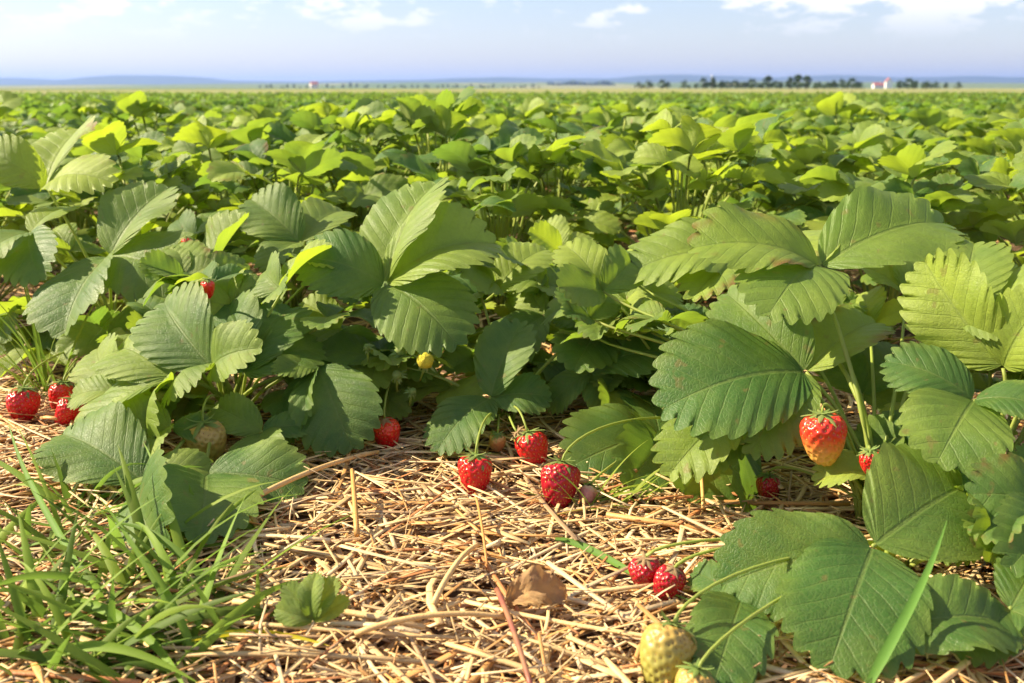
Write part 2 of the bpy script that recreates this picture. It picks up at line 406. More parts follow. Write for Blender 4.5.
HERO = {
"A": [
 ((172, 428, .85), [(98, 418, .86, .75, (-.4, -.5, .75), .35, .12, .55), (140, 472, .79, .75, (-.5, -.6, .6), .3, .14, .6), (222, 432, .86, .75, (.1, -.6, .8), .3, .1, .15)]),
 ((262, 432, .87), [(212, 405, .89, .75, (-.4, -.5, .75), .35, .12, .45), (312, 425, .88, .78, (.1, -.55, .85), .3, .1, .1), (262, 480, .81, .75, (-.1, -.8, .5), .3, .12, .25)]),
 ((120, 392, .92), [(68, 398, .93, .72, (-.4, -.5, .75), .35, .12, .7), (95, 345, .99, .7, (-.5, -.5, .7), .4, .1, .6), (150, 425, .86, .7, (-.5, -.6, .6), .3, .14, .5)]),
 ((212, 368, .90), [(160, 298, .97, .80, (-.3, -.7, .6), .45, .10, .15), (166, 398, .84, .85, (-.6, -.3, .7), -.25, .22, .55), (262, 346, .86, .80, (-.7, -.5, .4), .5, .12, .6)]),
 ((243, 374, .92), [(293, 303, 1.0, .85, (-.1, -.6, .8), .35, .10, .1), (326, 346, .95, .85, (0, -.5, .85), .25, .12, .2), (228, 300, 1.0, .8, (-.3, -.7, .6), .45, .08, .1)]),
 ((174, 378, .90), [(72, 444, .86, .75, (-.5, -.3, .8), .35, .12, .6), (112, 345, .97, .75, (-.5, -.2, .8), .3, .14, .7), (150, 462, .82, .8, (-.75, -.5, .4), .4, .18, .7)]),
 ((143, 481, .79), [(57, 430, .84, .78, (0, -.5, .85), .35, .10, .15), (218, 470, .80, .80, (-.2, -.45, .85), .3, .18, .6), (168, 578, .665, .78, (-.2, -.85, .35), .4, .08, .15)]),
 ((206, 474, .83), [(308, 486, .815, .85, (.1, -.55, .85), .15, .08, .05), (200, 545, .74, .7, (.3, -.7, .5), .5, .05, .0)]),
 ((318, 366, .93), [(354, 452, .875, .88, (.05, -.8, .55), .18, .10, .05), (290, 446, .90, .75, (-.6, -.5, .35), .4, .08, .0), (272, 372, .9, .7, (0, -.5, .8), .3, .1, .5)]),
 ((255, 345, .99), [(200, 300, 1.08, .8, (-.3, -.4, .8), .4, .1, .3), (300, 322, 1.04, .8, (0, -.4, .85), .3, .1, .2), (262, 292, 1.1, .75, (-.2, -.6, .7), .3, .1, .4)]),
 ],
"B": [
 ((385, 284, 1.0), [(297, 254, 1.0, .90, (-.15, -.7, .7), .22, .14, .08), (461, 346, .93, .92, (.1, -.62, .75), .12, .12, .15), (500, 238, 1.03, .85, (-.3, -.6, .7), .6, .16, .75), (442, 166, 1.09, .72, (-.6, -.7, .4), .55, .10, .5)]),
 ((300, 242, 1.18), [(248, 196, 1.22, .85, (-.2, -.6, .75), .4, .1, .1), (262, 272, 1.12, .8, (-.3, -.6, .7), .4, .1, .2), (345, 208, 1.26, .8, (0, -.5, .8), .4, .1, .4)]),
 ((498, 290, 1.06), [(452, 264, 1.0, .8, (.2, -.6, .75), .3, .14, .6), (548, 246, 1.1, .75, (0, -.5, .85), .3, .14, .85), (470, 302, 1.0, .8, (-.6, -.5, .6), .2, .1, .8)]),
 ((340, 330, 1.02), [(300, 300, 1.04, .8, UPF, .3, .12, .8), (372, 372, .98, .8, UPF, .3, .15, .1), (310, 345, .98, .75, (-.4, -.5, .7), .3, .1, .6)]),
 ],
"C": [
 ((490, 398, .93), [(522, 318, .97, .72, (-.35, -.7, .6), .45, .06, .15), (553, 396, .925, .80, (.2, -.6, .75), .25, .10, .1), (434, 452, .865, .72, (-.3, -.65, .7), .2, .10, .1)]),
 ],
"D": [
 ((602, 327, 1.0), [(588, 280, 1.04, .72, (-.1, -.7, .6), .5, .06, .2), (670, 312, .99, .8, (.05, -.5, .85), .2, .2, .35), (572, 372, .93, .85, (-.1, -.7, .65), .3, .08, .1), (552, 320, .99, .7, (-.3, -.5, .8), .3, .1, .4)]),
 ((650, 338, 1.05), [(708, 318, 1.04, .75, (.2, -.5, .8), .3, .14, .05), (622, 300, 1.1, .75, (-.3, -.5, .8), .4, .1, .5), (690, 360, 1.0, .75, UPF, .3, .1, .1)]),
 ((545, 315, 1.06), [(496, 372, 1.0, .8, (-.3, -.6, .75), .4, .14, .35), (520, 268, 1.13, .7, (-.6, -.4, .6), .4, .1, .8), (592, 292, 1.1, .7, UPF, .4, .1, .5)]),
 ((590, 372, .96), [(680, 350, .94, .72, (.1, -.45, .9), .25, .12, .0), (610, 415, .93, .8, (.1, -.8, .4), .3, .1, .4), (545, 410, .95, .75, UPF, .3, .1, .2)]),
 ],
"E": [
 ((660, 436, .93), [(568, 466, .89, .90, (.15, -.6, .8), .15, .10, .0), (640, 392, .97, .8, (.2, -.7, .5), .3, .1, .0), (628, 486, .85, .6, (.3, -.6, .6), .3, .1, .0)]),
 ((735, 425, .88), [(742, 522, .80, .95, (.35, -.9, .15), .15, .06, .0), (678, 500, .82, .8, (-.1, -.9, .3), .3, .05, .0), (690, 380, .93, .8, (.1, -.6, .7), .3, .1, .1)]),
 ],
"F": [
 ((820, 266, .86), [(686, 244, .85, .72, (-.2, -.5, .85), .45, .12, .65, 1.0), (766, 315, .78, .88, (-.2, -.62, .75), .18, .14, .2), (962, 214, .90, .72, (-.2, -.62, .72), .35, .12, .45), (828, 226, .96, .72, (-.5, -.5, .6), .35, .1, .85, .8)]),
 ((756, 262, .96), [(622, 270, .94, .66, (-.15, -.5, .85), .4, .14, .6), (688, 298, .89, .62, (-.3, -.5, .8), .4, .12, .7, 1.0), (735, 222, 1.02, .7, UPF, .4, .1, .8)]),
 ((806, 372, .80), [(655, 408, .76, .86, (-.25, -.62, .72), .25, .12, .05), (748, 456, .735, .62, (-.35, -.8, .45), .2, .1, .5), (722, 288, .88, .72, (-.5, -.45, .7), .25, .1, .25), (880, 318, .85, .7, (-.4, -.5, .7), .4, .1, .75, .9)]),
 ((750, 402, .80), [(664, 478, .74, .62, (-.5, -.62, .5), .4, .08, .55), (700, 470, .75, .6, (-.2, -.8, .4), .4, .05, .1), (770, 360, .82, .6, UPF, .4, .1, .3)]),
 ((862, 395, .88), [(905, 345, .93, .8, UPF, .3, .1, .1), (820, 350, .93, .8, UPF, .3, .1, .1), (925, 420, .86, .75, (.1, -.6, .75), .3, .1, .2)]),
 ],
"G": [
 ((974, 400, .72), [(882, 358, .75, .82, (-.1, -.55, .8), .2, .12, .1), (936, 464, .655, .92, (-.2, -.66, .72), .2, .12, .35), (1050, 408, .69, .85, (.1, -.5, .85), .25, .12, .1)]),
 ((1003, 368, .765), [(920, 256, .82, .68, (-.75, -.55, .25), .5, .06, .95), (1006, 262, .83, .75, (-.5, -.6, .5), .4, .1, .8), (1052, 290, .74, .8, (-.5, -.6, .6), .45, .12, .9)]),
 ((960, 318, .80), [(975, 238, .86, .8, (-.3, -.7, .6), .4, .1, .6), (905, 290, .84, .7, (-.5, -.5, .6), .4, .1, .5), (1020, 330, .76, .75, (-.3, -.7, .6), .3, .15, .7)]),
 ((930, 500, .70), [(880, 505, .69, .75, (-.3, -.6, .7), .3, .1, .2), (955, 535, .65, .75, (0, -.7, .7), .25, .1, .1), (940, 455, .76, .72, UPF, .35, .1, .4)]),
 ((968, 520, .66), [(930, 560, .62, .8, (-.3, -.6, .7), .3, .1, .1), (1000, 560, .60, .8, (.1, -.6, .8), .25, .1, .0), (985, 485, .71, .75, UPF, .3, .1, .3)]),
 ((1010, 610, .56), [(955, 655, .53, .75, (-.2, -.6, .75), .3, .1, .05), (1060, 640, .53, .8, UPF, .3, .1, .1), (1040, 560, .60, .8, UPF, .3, .1, .0)]),
 ((1056, 508, .635), [(966, 492, .625, .9, (-.25, -.66, .7), .25, .12, .15, 1.0), (1010, 570, .57, .7, (0, -.7, .7), .3, .1, .2), (1040, 440, .68, .8, UPF, .3, .1, .1)]),
 ],
"H": [
 ((873, 546, .60), [(714, 586, .59, .72, (.25, -.5, .85), .35, .08, .0), (828, 672, .51, .80, (-.25, -.72, .65), .16, .10, .05), (994, 468, .705, .78, (.05, -.6, .8), .2, .1, .05, .4)]),
 ((870, 640, .565), [(1022, 622, .55, .60, (.25, -.35, .9), .3, .16, .05)]),
 ((742, 598, .59), [(712, 688, .52, .55, (-.2, -.8, .5), .25, .1, .05), (690, 570, .62, .6, (-.2, -.7, .7), .3, .1, .0)]),
 ],
"I": [
 ((46, 186, 1.25), [(-22, 146, 1.25, .75, (-.3, -.6, .7), .35, .14, .9, 1.0), (80, 126, 1.36, .85, (-.3, -.75, .5), .5, .06, .8, .9), (114, 180, 1.2, .7, (-.2, -.5, .85), .3, .14, .95, .7)]),
 ((110, 256, 1.15), [(60, 338, 1.04, .85, (-.4, -.66, .6), .5, .08, .25), (170, 184, 1.22, .85, (-.3, -.7, .6), .55, .08, .3), (198, 288, 1.1, .9, (0, -.6, .8), .3, .12, .2)]),
 ((207, 284, 1.12), [(250, 212, 1.15, .85, (-.85, -.5, .2), .8, .05, .75), (140, 310, 1.1, .75, (-.4, -.5, .75), .3, .12, .65), (255, 290, 1.1, .7, UPF, .35, .12, .4)]),
 ((30, 232, 1.18), [(-30, 270, 1.1, .8, UPF, .3, .1, .1), (75, 205, 1.25, .7, UPF, .3, .1, .5), (40, 282, 1.1, .75, (-.1, -.8, .5), .3, .1, .2)]),
 ]}
FILL = {"A": 26, "B": 28, "C": 4, "D": 32, "E": 14, "F": 12, "G": 18, "H": 13, "I": 20}
for k, (pl, b) in plants.items():
    for hub, lfs in HERO.get(k, []): hero_leaf(pl, b, hub, lfs)
    rng = random.Random(ord(k))
    n = FILL[k]
    for i in range(n):
        az = rng.uniform(0, 2 * math.pi) if k in "BDI" else rng.uniform(-0.5, 1.6) if k in "GH" else rng.uniform(-0.2, math.pi + 0.2)   # the clearing side stays open
        z = rng.uniform(.03, .06) if k == "H" else rng.uniform(.10, .17) if k == "F" else rng.uniform(.04, .17)
        if k == "A" and i > 14: az = rng.uniform(2.0, 4.1)
        if k == "F": az = rng.uniform(.9, 2.5)
        if math.sin(az) < 0: z = min(z, rng.uniform(.03, .08))
        filler_leaf(pl, az, rng.uniform(.17, .30) if k == "F" else rng.uniform(.03, .13), z, rng.uniform(.045, .076), rng.choice((.0, .1, .3, .5, .8)), rng)

# ------------------------------------------------------------------ flower heads on plant B
def sepals(mb, c, axis, n, L, w, spread, rng, m=0):
    x, y = frame_of(axis)
    ax = axis.normalized()
    for i in range(n):
        a = 2 * math.pi * i / n + rng.uniform(-.2, .2)
        o = x * math.cos(a) + y * math.sin(a); s = ax.cross(o)
        l = L * rng.uniform(.8, 1.15); sp = spread + rng.uniform(-.25, .25)
        V, Fc = [], []
        for j in range(6):
            t = j / 5
            p = c + o * (l * t * math.cos(sp * t)) - ax * (l * t * math.sin(sp * t) ) + ax * 0.001
            ww = w * (0.55 + 1.2 * t) * (1 - t) ** 0.8 + 0.0001
            V += [p - s * ww, p + ax * 0.0006, p + s * ww]
        for j in range(5):
            for q in (0, 1):
                Fc.append((j * 3 + q, j * 3 + q + 1, j * 3 + 4 + q, j * 3 + 3 + q))
        mb.add(V, Fc, m)

def dome(mb, c, r, axis, m=0, nu=14, nvv=8, squash=0.8):
    x, y = frame_of(axis); ax = axis.normalized()
    V, Fc = [], []
    for i in range(nvv + 1):
        th = math.pi * i / nvv
        for j in range(nu):
            ph = 2 * math.pi * j / nu
            rr = r * (1 + 0.07 * math.sin(5 * ph + 3 * th * (i % 2)))
            V.append(c + (x * math.cos(ph) + y * math.sin(ph)) * math.sin(th) * rr + ax * math.cos(th) * rr * squash)
    for i in range(nvv):
        for j in range(nu):
            Fc.append((i * nu + j, i * nu + (j + 1) % nu, (i + 1) * nu + (j + 1) % nu, (i + 1) * nu + j))
    mb.add(V, Fc, m)

plB, bB = plants["B"]
rng = random.Random(5)
for px, py, Y, r, kind in ((425, 362, .92, .0085, "y"), (400, 352, .93, .007, "g"), (398, 376, .92, .0065, "g"), (368, 348, .93, .005, "g"), (412, 392, .92, .005, "g")):
    p = at(px, py, Y) - bB
    mb = MB(); tube(mb, bez(Vector((0, 0, .01)), Vector((.0, -.02, .06)), p - Vector((0.01, -.01, .05)), p, 10), 0.0011, 6)
    st = obj("flower_stalk", mb.mesh("flower_stalk", [STALK]), plB)
    ax = Vector((rng.uniform(-.4, .4), -.7, .7))
    mb = MB(); sepals(mb, p, ax, 10, r * 1.6, r * .28, .5, rng); 
    obj("sepals", mb.mesh("sepals", [SEPAL]), st)
    mb = MB(); dome(mb, p + ax.normalized() * r * .35, r if kind == "y" else r * .75, ax)
    obj("flower_head", mb.mesh("flower_head", [YEL if kind == "y" else SEPAL]), st)

# ------------------------------------------------------------------ strawberries
def berry_mesh(seed, mat, seedmat, conic=1.0, nseed_=150, lump=0.05, nu=84, nw=60, dimple=.095):
    """unit fruit, radius about 1, calyx end at +Z, with a dimple and a seed at every point of a spiral lattice"""
    rng = random.Random(seed)
    ph = [rng.uniform(0, 6.28) for _ in range(4)]
    def prof(th):   # th 0 at the calyx, pi at the tip
        z = math.cos(th); r = math.sin(th)
        r *= 1.0 - 0.30 * conic * (1 - z) / 2 * 1.2 + 0.05 * z
        z2 = z * (0.92 if z > 0 else 1.16 + 0.36 * conic)
        if z > 0.8: z2 -= (z - 0.8) * 0.75
        return r, z2
    def pos(th, p):
        r, z = prof(th)
        k = 1 + lump * (math.sin(2 * p + ph[0]) * .6 + math.sin(3 * p + ph[1] + 2 * th) * .5 + .5 * math.sin(3 * th + ph[2]))
        return Vector((math.cos(p) * r * k, math.sin(p) * r * k, z * (1 + lump * .4 * math.sin(p + ph[3]))))
    S = []
    ga = math.pi * (3 - math.sqrt(5))
    for i in range(nseed_):
        zz = 1 - 2 * (i + .5) / nseed_
        if zz > 0.86: continue
        S.append((min(3.1, max(.3, math.acos(zz) + rng.gauss(0, .035))), (i * ga + rng.gauss(0, .05)) % (2 * math.pi)))
    SP = [pos(*s) for s in S]
    sp0 = 2.0 / math.sqrt(nseed_) * 1.35
    mb = MB(); V, Fc = [], []
    for i in range(nw + 1):
        th = math.pi * i / nw
        for j in range(nu):
            p = pos(th, 2 * math.pi * j / nu)
            d = min((p - s).length_squared for s in SP) ** .5
            dep = dimple * math.exp(-(d / (sp0 * .38)) ** 2) - 0.022 * min(1, d / (sp0 * .7))
            V.append(p * (1 - dep))
    for i in range(nw):
        for j in range(nu):
            Fc.append((i * nu + j, (i + 1) * nu + j, (i + 1) * nu + (j + 1) % nu, i * nu + (j + 1) % nu))
    mb.add(V, Fc, 0)
    for s, (th, p) in zip(SP, S):
        nrm = s.normalized(); t1 = (pos(min(th + .05, 3.13), p) - s).normalized(); t2 = nrm.cross(t1).normalized()
        c = s * 0.945; a, b2, h = .046, .027, .03
        Vs = [c + t1 * a, c + t2 * b2, c - t1 * a, c - t2 * b2, c + nrm * h, c + t1 * a * .6 + nrm * h * .7, c - t1 * a * .6 + nrm * h * .7]
        mb.add(Vs, [(0, 1, 5), (1, 4, 5), (1, 6, 4), (1, 2, 6), (2, 3, 6), (3, 4, 6), (3, 5, 4), (3, 0, 5)], 1)
    return mb.mesh("fruit", [mat, seedmat])

def strawberry(label, px, py, Y, wpx, mat, tilt=(0, 0, 1), conic=1.0, seed=1, calyx=None, stalk_to=None, group=None, seedmat=None, lump=.05, nseed_=150, reflex=.3):
    r0 = wpx * 0.5 * Y / F
    while at(px, py, Y).z < r0 * 1.25 + .012: Y -= .002
    c = at(px, py, Y)
    depth = (c - Vector((0, 0, H_CAM))).dot(Vector((0, math.cos(PITCH), -math.sin(PITCH))))
    r = wpx * 0.575 * depth / F
    root = empty("strawberry", c, label, "strawberry", group)
    ax = Vector(tilt).normalized()
    q = Vector((0, 0, 1)).rotation_difference(ax).to_matrix().to_4x4()
    small = wpx < 20
    o = obj("fruit", berry_mesh(seed, mat, seedmat or SEEDS, conic, 60 if small else nseed_, lump, 40 if small else 84, 30 if small else 60, .06 if mat is B_GREEN else .09), root, q @ Matrix.Scale(r, 4))
    rng = random.Random(seed)
    top = ax * r * .80
    mb = MB()
    sepals(mb, top, ax, 11, r * 1.0, r * .17, reflex, rng); sepals(mb, top + ax * .0008, ax, 6, r * .7, r * .13, reflex - .5, rng)
    obj("calyx", mb.mesh("calyx", [calyx or SEPAL]), root)
    if stalk_to is not None:
        e = Vector(stalk_to) - c
        mb = MB(); tube(mb, bez(top, top + ax * r * 1.4, e * .5 + Vector((0, 0, r * 2.2)), e, 12), [.0011] * 13, 6)
        obj("fruit_stalk", mb.mesh("fruit_stalk", [STALK]), root)
    return root

cA, cB, cC, cD, cE, cF, cG, cH, cI = (plants[k][1] + Vector((0, 0, .02)) for k in "ABCDEFGHI")
strawberry("bright red ripe strawberry hanging tip down under the three-part leaf over the clearing", 475, 472, .825, 35, B_RIPE, (.05, .1, 1), 1.0, 11, None, cC)
strawberry("ripe strawberry with a pale dry calyx hanging beside the dark glossy leaf", 386, 432, .945, 28, B_BRIGHT, (-.05, -.15, 1), .9, 12, SEPAL_DRY, at(398, 376, .99), reflex=.9)
strawberry("ripe strawberry half hidden behind a small pale unripe berry", 532, 447, .90, 31, B_RIPE, (-.3, .2, 1), .8, 13, None, cC)
strawberry("small yellowish unripe berry in front of a ripe red one", 523, 438, .872, 17, B_GREEN, (-.6, -.2, .7), .8, 14, SEPAL_DRY, cC, seedmat=SEEDS_PALE)
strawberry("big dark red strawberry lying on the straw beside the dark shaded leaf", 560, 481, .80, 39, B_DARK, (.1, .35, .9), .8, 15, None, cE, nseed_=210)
strawberry("tiny pinkish berry on the straw just right of the dark red strawberry", 588, 494, .79, 17, B_PINK, (.2, .5, .6), .4, 16, SEPAL, cE, seedmat=SEEDS_PALE)
strawberry("shrivelled brown little berry left of the small unripe one, above the clearing", 497, 441, .89, 16, B_SHRIV, (.1, -.3, 1), .4, 17, SEPAL, cC, seedmat=SEEDS_PALE, lump=.12)
strawberry("plump ripe strawberry on the straw at the very left of the photo", 23, 402, 1.03, 29, B_RIPE, (.1, .1, 1), .6, 18, SEPAL, cI)
strawberry("bright red strawberry upper of the pair by the left tuft of grass", 61, 394, 1.045, 24, B_BRIGHT, (.2, .2, 1), .9, 19, SEPAL, cI)
strawberry("red strawberry lower of the pair, touching the straw by the left tuft of grass", 69, 410, 1.02, 25, B_RIPE, (.5, .1, .8), .9, 20, SEPAL, cI)
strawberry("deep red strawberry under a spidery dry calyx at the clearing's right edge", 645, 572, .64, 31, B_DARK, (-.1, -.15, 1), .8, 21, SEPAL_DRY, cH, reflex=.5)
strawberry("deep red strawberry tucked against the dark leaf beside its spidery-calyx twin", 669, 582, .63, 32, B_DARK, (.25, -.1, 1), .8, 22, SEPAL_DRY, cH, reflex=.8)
strawberry("large pale green-yellow unripe strawberry dotted with seeds near the bottom edge", 667, 651, .53, 54, B_GREEN, (.25, .5, .75), .5, 23, SEPAL, cH, seedmat=SEEDS_PALE, nseed_=190)
strawberry("pale unripe strawberry cut off by the bottom edge of the photo", 694, 688, .505, 40, B_GREEN, (.2, .2, 1), .6, 24, SEPAL, cH, seedmat=SEEDS_PALE)
strawberry("big half-ripe strawberry, orange red above and yellow below, hanging among the stalks", 823, 434, .725, 42, B_HALF, (-.1, .1, 1), .6, 25, SEPAL, cF)
strawberry("red strawberry peeping between the stalks just right of the half-ripe one", 872, 461, .69, 24, B_RIPE, (-.3, -.1, 1), .7, 26, SEPAL, cF)
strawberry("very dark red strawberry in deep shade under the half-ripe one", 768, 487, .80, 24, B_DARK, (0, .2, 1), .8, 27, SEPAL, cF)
strawberry("green unripe strawberry behind the leaves of the big left plant", 205, 440, .86, 40, B_GREEN, (0, -.1, 1), .6, 28, SEPAL, cA, seedmat=SEEDS_PALE)
strawberry("small red strawberry at the foot of the upright folded leaf", 208, 287, .95, 14, B_BRIGHT, (0, 0, 1), .8, 29, SEPAL, cI)
strawberry("blurred red strawberry far back between the left plants", 187, 243, 1.12, 11, B_BRIGHT, (0, 0, 1), .8, 30, SEPAL, cI)

# ------------------------------------------------------------------ rows behind the front row
ROWS = "strawberry plants in the rows behind"
def one_leaf_mesh(rng, r, z, size, hi=True):
    """stalk and three leaflets of one leaf, growing from the origin towards +X"""
    mb = MB()
    hub = Vector((r, 0, z))
    tube(mb, bez(Vector((.01, 0, 0)), Vector((.012, 0, z * .5)), hub - Vector((r * .3, 0, -.012)), hub, 6), .0018, 5, 1)
    tilt = rng.uniform(-.5, 1.25)
    for k, da in enumerate((0, rng.uniform(1.2, 1.8), -rng.uniform(1.2, 1.8))):
        d = Vector((math.cos(da), math.sin(da), tilt if k == 0 else tilt * .5 + rng.uniform(-.3, .3))).normalized()
        n = Vector((rng.uniform(-.8, .8) - tilt * .6, rng.uniform(-1., 1.), 1))
        M, _ = place_matrix(hub, hub + d, n)
        s = size * (1 if k == 0 else .88)
        V, Fc, U = leaflet_geo(s, rng.uniform(.74, .92), rng.uniform(.2, .9), rng.uniform(.03, .22), nseed(), *((9, 4, 3) if hi else (5, 1, 1)))
        mb.add([M @ Vector(v) for v in V], Fc, 0, U)
    return mb
rng = random.Random(21)
LEAVES = []
for i in range(28):
    f = i / 27
    r, z = .02 + .15 * f + rng.uniform(-.02, .02), .27 - .19 * f * f + rng.uniform(-.03, .02)
    LEAVES.append(one_leaf_mesh(rng, max(.015, r), z, rng.uniform(.048, .07)).mesh("leaf", [LEAF_ROW, STALK]))

def proto_plant(seed, n=38):
    rng = random.Random(seed)
    root = empty("strawberry_plant", (0, 0, 0), "leafy strawberry plant in the rows behind the front row", "strawberry plant", ROWS)
    for i in range(n):
        az = i * 2.4 + rng.uniform(-.3, .3)
        me = LEAVES[min(27, int(28 * ((i + rng.random()) / n) ** .8))]
        M = Matrix.Rotation(az, 4, 'Z') @ Matrix.Scale(rng.uniform(.82, 1.1), 4)
        o = obj("leaf", me, root, M)
        o.color = (rng.choice((.05, .15, .3, .5, .7, .95)), rng.random() ** 3, 0, 1)
    return root

def plant_mesh(seed, n, hi):
    rng = random.Random(seed); mb = MB()
    for i in range(n):
        f = i / (n - 1)
        az = i * 2.4 + rng.uniform(-.3, .3)
        r, z = max(.015, .02 + .15 * f + rng.uniform(-.02, .02)), .27 - .19 * f * f + rng.uniform(-.03, .02)
        one = one_leaf_mesh(rng, r, z, rng.uniform(.042, .062), hi)
        Rz = Matrix.Rotation(az, 4, 'Z')
        b = len(mb.V)
        mb.V += [tuple(Rz @ Vector(v)) for v in one.V]; mb.F += [tuple(q + b for q in f_) for f_ in one.F]
        mb.M += one.M; mb.U += [(u + 100 * i, v) for u, v in one.U]; mb.C += one.C
    return mb

protos = [proto_plant(s) for s in (1, 2, 3, 4, 5)]
far_meshes = [plant_mesh(s, 36, True).mesh("strawberry_plant", [LEAF_FAR, STALK]) for s in (11, 12, 13, 14, 15, 16)]
used = [False] * 5
rng = random.Random(33)
half = 512 / F
spots = []
row = 0
Y0 = 1.42
while Y0 < 10:
    step = .265
    x = -Y0 * half * 1.06 - .25 + rng.uniform(0, .3)
    while x < Y0 * half * 1.06 + .25:
        spots.append((x + rng.uniform(-.06, .06), Y0 - x * 0.10 + rng.uniform(-.07, .07), row))
        x += step * rng.uniform(.85, 1.15) * (1 + .012 * Y0)
    Y0 += .40 if Y0 < 4 else .5; row += 1
spots = [s for s in spots if abs(s[0]) < s[1] * half * 1.05 + .16 and s[1] > 1.34]
spots.sort(key=lambda s: s[1])
spots = spots[:290]
ymax = max(s[1] for s in spots)
print("row plants", len(spots), ymax)
for i, (x, y, rw) in enumerate(spots):
    hgt = rng.uniform(.82, 1.08) * (1 - .16 * min(1, max(0, (y - 1.5) / 3)))
    if y < 4.0:
        k = i % 5
        if not used[k]: o = protos[k]; used[k] = True
        else: o = copy_tree(protos[k])
    else:
        o = obj("strawberry_plant", far_meshes[i % 6])
        tag(o, "leafy strawberry plant in the rows behind the front row", "strawberry plant", ROWS)
        o.color = (rng.choice((.05, .2, .35, .5)), 0, 0, 1)
    o.location = (x, y, 0); o.rotation_euler = (0, 0, rng.uniform(0, 6.28)); o.scale = (1.08, 1.08, hgt)
# the far end of the field, past counting
big = MB()
low = [plant_mesh(s, 20, False) for s in (31, 32, 33, 34)]
y = ymax + .2
while y < 24:
    x = -y * half * 1.05
    while x < y * half * 1.05:
        src = rng.choice(low); a = rng.uniform(0, 6.28); s = rng.uniform(.75, .9)
        Mt = Matrix.Translation((x + rng.uniform(-.1, .1), y + rng.uniform(-.15, .15), 0)) @ Matrix.Rotation(a, 4, 'Z') @ Matrix.Scale(s, 4)
        b = len(big.V)
        big.V += [tuple(Mt @ Vector(v)) for v in src.V]; big.F += [tuple(q + b for q in f) for f in src.F]; big.M += src.M; ku = 100 * rng.randrange(400); big.U += [(u + ku, v) for u, v in src.U]; big.C += src.C
        x += .30
    y += .5 + .008 * y
o = obj("far_strawberry_plants", big.mesh("far_strawberry_plants", [LEAF_FAR, STALK]))
o.color = (.3, 0, 0, 1)
tag(o, "far end of the strawberry field blurring into one green mass", "strawberry plants", kind="stuff")

# ------------------------------------------------------------------ straw
def straw_piece(mb, rng, x, y, z, L, r, az, slope, bend, tint):
    d = Vector((math.cos(az) * math.cos(slope), math.sin(az) * math.cos(slope), math.sin(slope)))
    sd = Vector((-math.sin(az), math.cos(az), 0))
    c = Vector((x, y, z)); n = 4 if L > .06 else 2
    pts = []
    for i in range(n + 1):
        t = i / n - .5
        pts.append(c + d * (L * t) + sd * (bend * L * (t * t - .08)) + Vector((0, 0, -abs(bend) * L * .25 * t * t)))
    flat = rng.choice((.18, .3, .65))
    tube(mb, pts, [r] * n + [r * rng.uniform(.55, 1)], 6, 0, tint, flat)
rng = random.Random(77)
mb = MB()
def tint(rng):
    k = rng.random()
    if k < .45: c = (1, 1, 1)
    elif k < .68: c = (1.12, 1.2, 1.45)
    elif k < .85: c = (.86, .66, .48)
    elif k < .94: c = (.60, .56, .62)
    else: c = (.70, .42, .32)
    b = rng.uniform(.75, 1.2)
    return tuple(v * b for v in c)
def strew(n, y0, y1, xm, lo, hi, rlo, rhi, zmax, smax):
    for _ in range(n):
        y = rng.uniform(y0, y1); x = rng.uniform(-1, 1) * (y * half * 1.08 + xm)
        az = rng.gauss(0.15, .7) if rng.random() < .45 else rng.uniform(0, math.pi)
        L = rng.uniform(lo, hi)
        if rng.random() < .2: L *= .4
        hump = .010 + .010 * noise.noise(Vector((x * 5, y * 5, 0)))
        z = hump * .5 + rng.uniform(.001, zmax)
        straw_piece(mb, rng, x, y, z, L, rng.uniform(rlo, rhi), az, rng.gauss(0, smax), rng.gauss(0, .12), tint(rng))
strew(5000, .44, 1.10, .28, .04, .18, .0007, .0021, .015, .08)
strew(3700, .44, 1.10, .28, .012, .06, .0005, .0014, .020, .30)
strew(560, .46, 1.0, .24, .06, .20, .0018, .0030, .018, .07)
strew(3200, 1.05, 2.2, .35, .05, .20, .0014, .0026, .018, .12)
strew(1600, 2.2, 5.0, .10, .08, .28, .002, .0035, .02, .15)
strew(4800, .44, 1.10, .28, .008, .035, .0003, .0009, .019, .4)
obj_straw = obj("straw", mb.mesh("straw", [STRAW], col=True))
tag(obj_straw, "loose golden straw mulch strewn between the strawberry rows", "straw", kind="stuff")
# single thick stalks one can point to
def stalk_thing(label, pa, pb, r, c=(1, .95, .85), m=STRAW, name="straw_stalk", cat="straw stalk", bend=.01):
    while at(*pa).z < .024: pa = (pa[0], pa[1], pa[2] - .003)
    while at(*pb).z < .024: pb = (pb[0], pb[1], pb[2] - .003)
    a, b = at(*pa), at(*pb)
    mb = MB(); o0 = (a + b) / 2
    mid = Vector((0, 0, bend))
    tube(mb, bez(a - o0, (a - o0) * .4 + mid, (b - o0) * .4 + mid, b - o0, 10), [r * (1 - .25 * i / 10) for i in range(11)], 8, 0, c)
    o = obj(name, mb.mesh(name, [m], col=True)); o.location = o0
    return tag(o, label, cat)
stalk_thing("longest thick straw stalk, slanting up to the left plant's dark glossy leaf", (225, 515, .775), (378, 452, .90), .0026)
stalk_thing("thick straw stalk standing nearly upright behind the left half of the clearing", (357, 535, .74), (352, 470, .80), .0022, (.85, .66, .42))
stalk_thing("pale straw stalk leaning up across the middle of the clearing", (433, 605, .63), (478, 545, .69), .0022, (1.1, 1.08, 1.0))
stalk_thing("straight straw stalk lying level in front of the dried brown leaf's left side", (355, 634, .585), (508, 618, .60), .0021)
stalk_thing("thin dry stem standing under the hanging ripe strawberry", (475, 494, .80), (487, 565, .70), .0012, (.9, .62, .4))
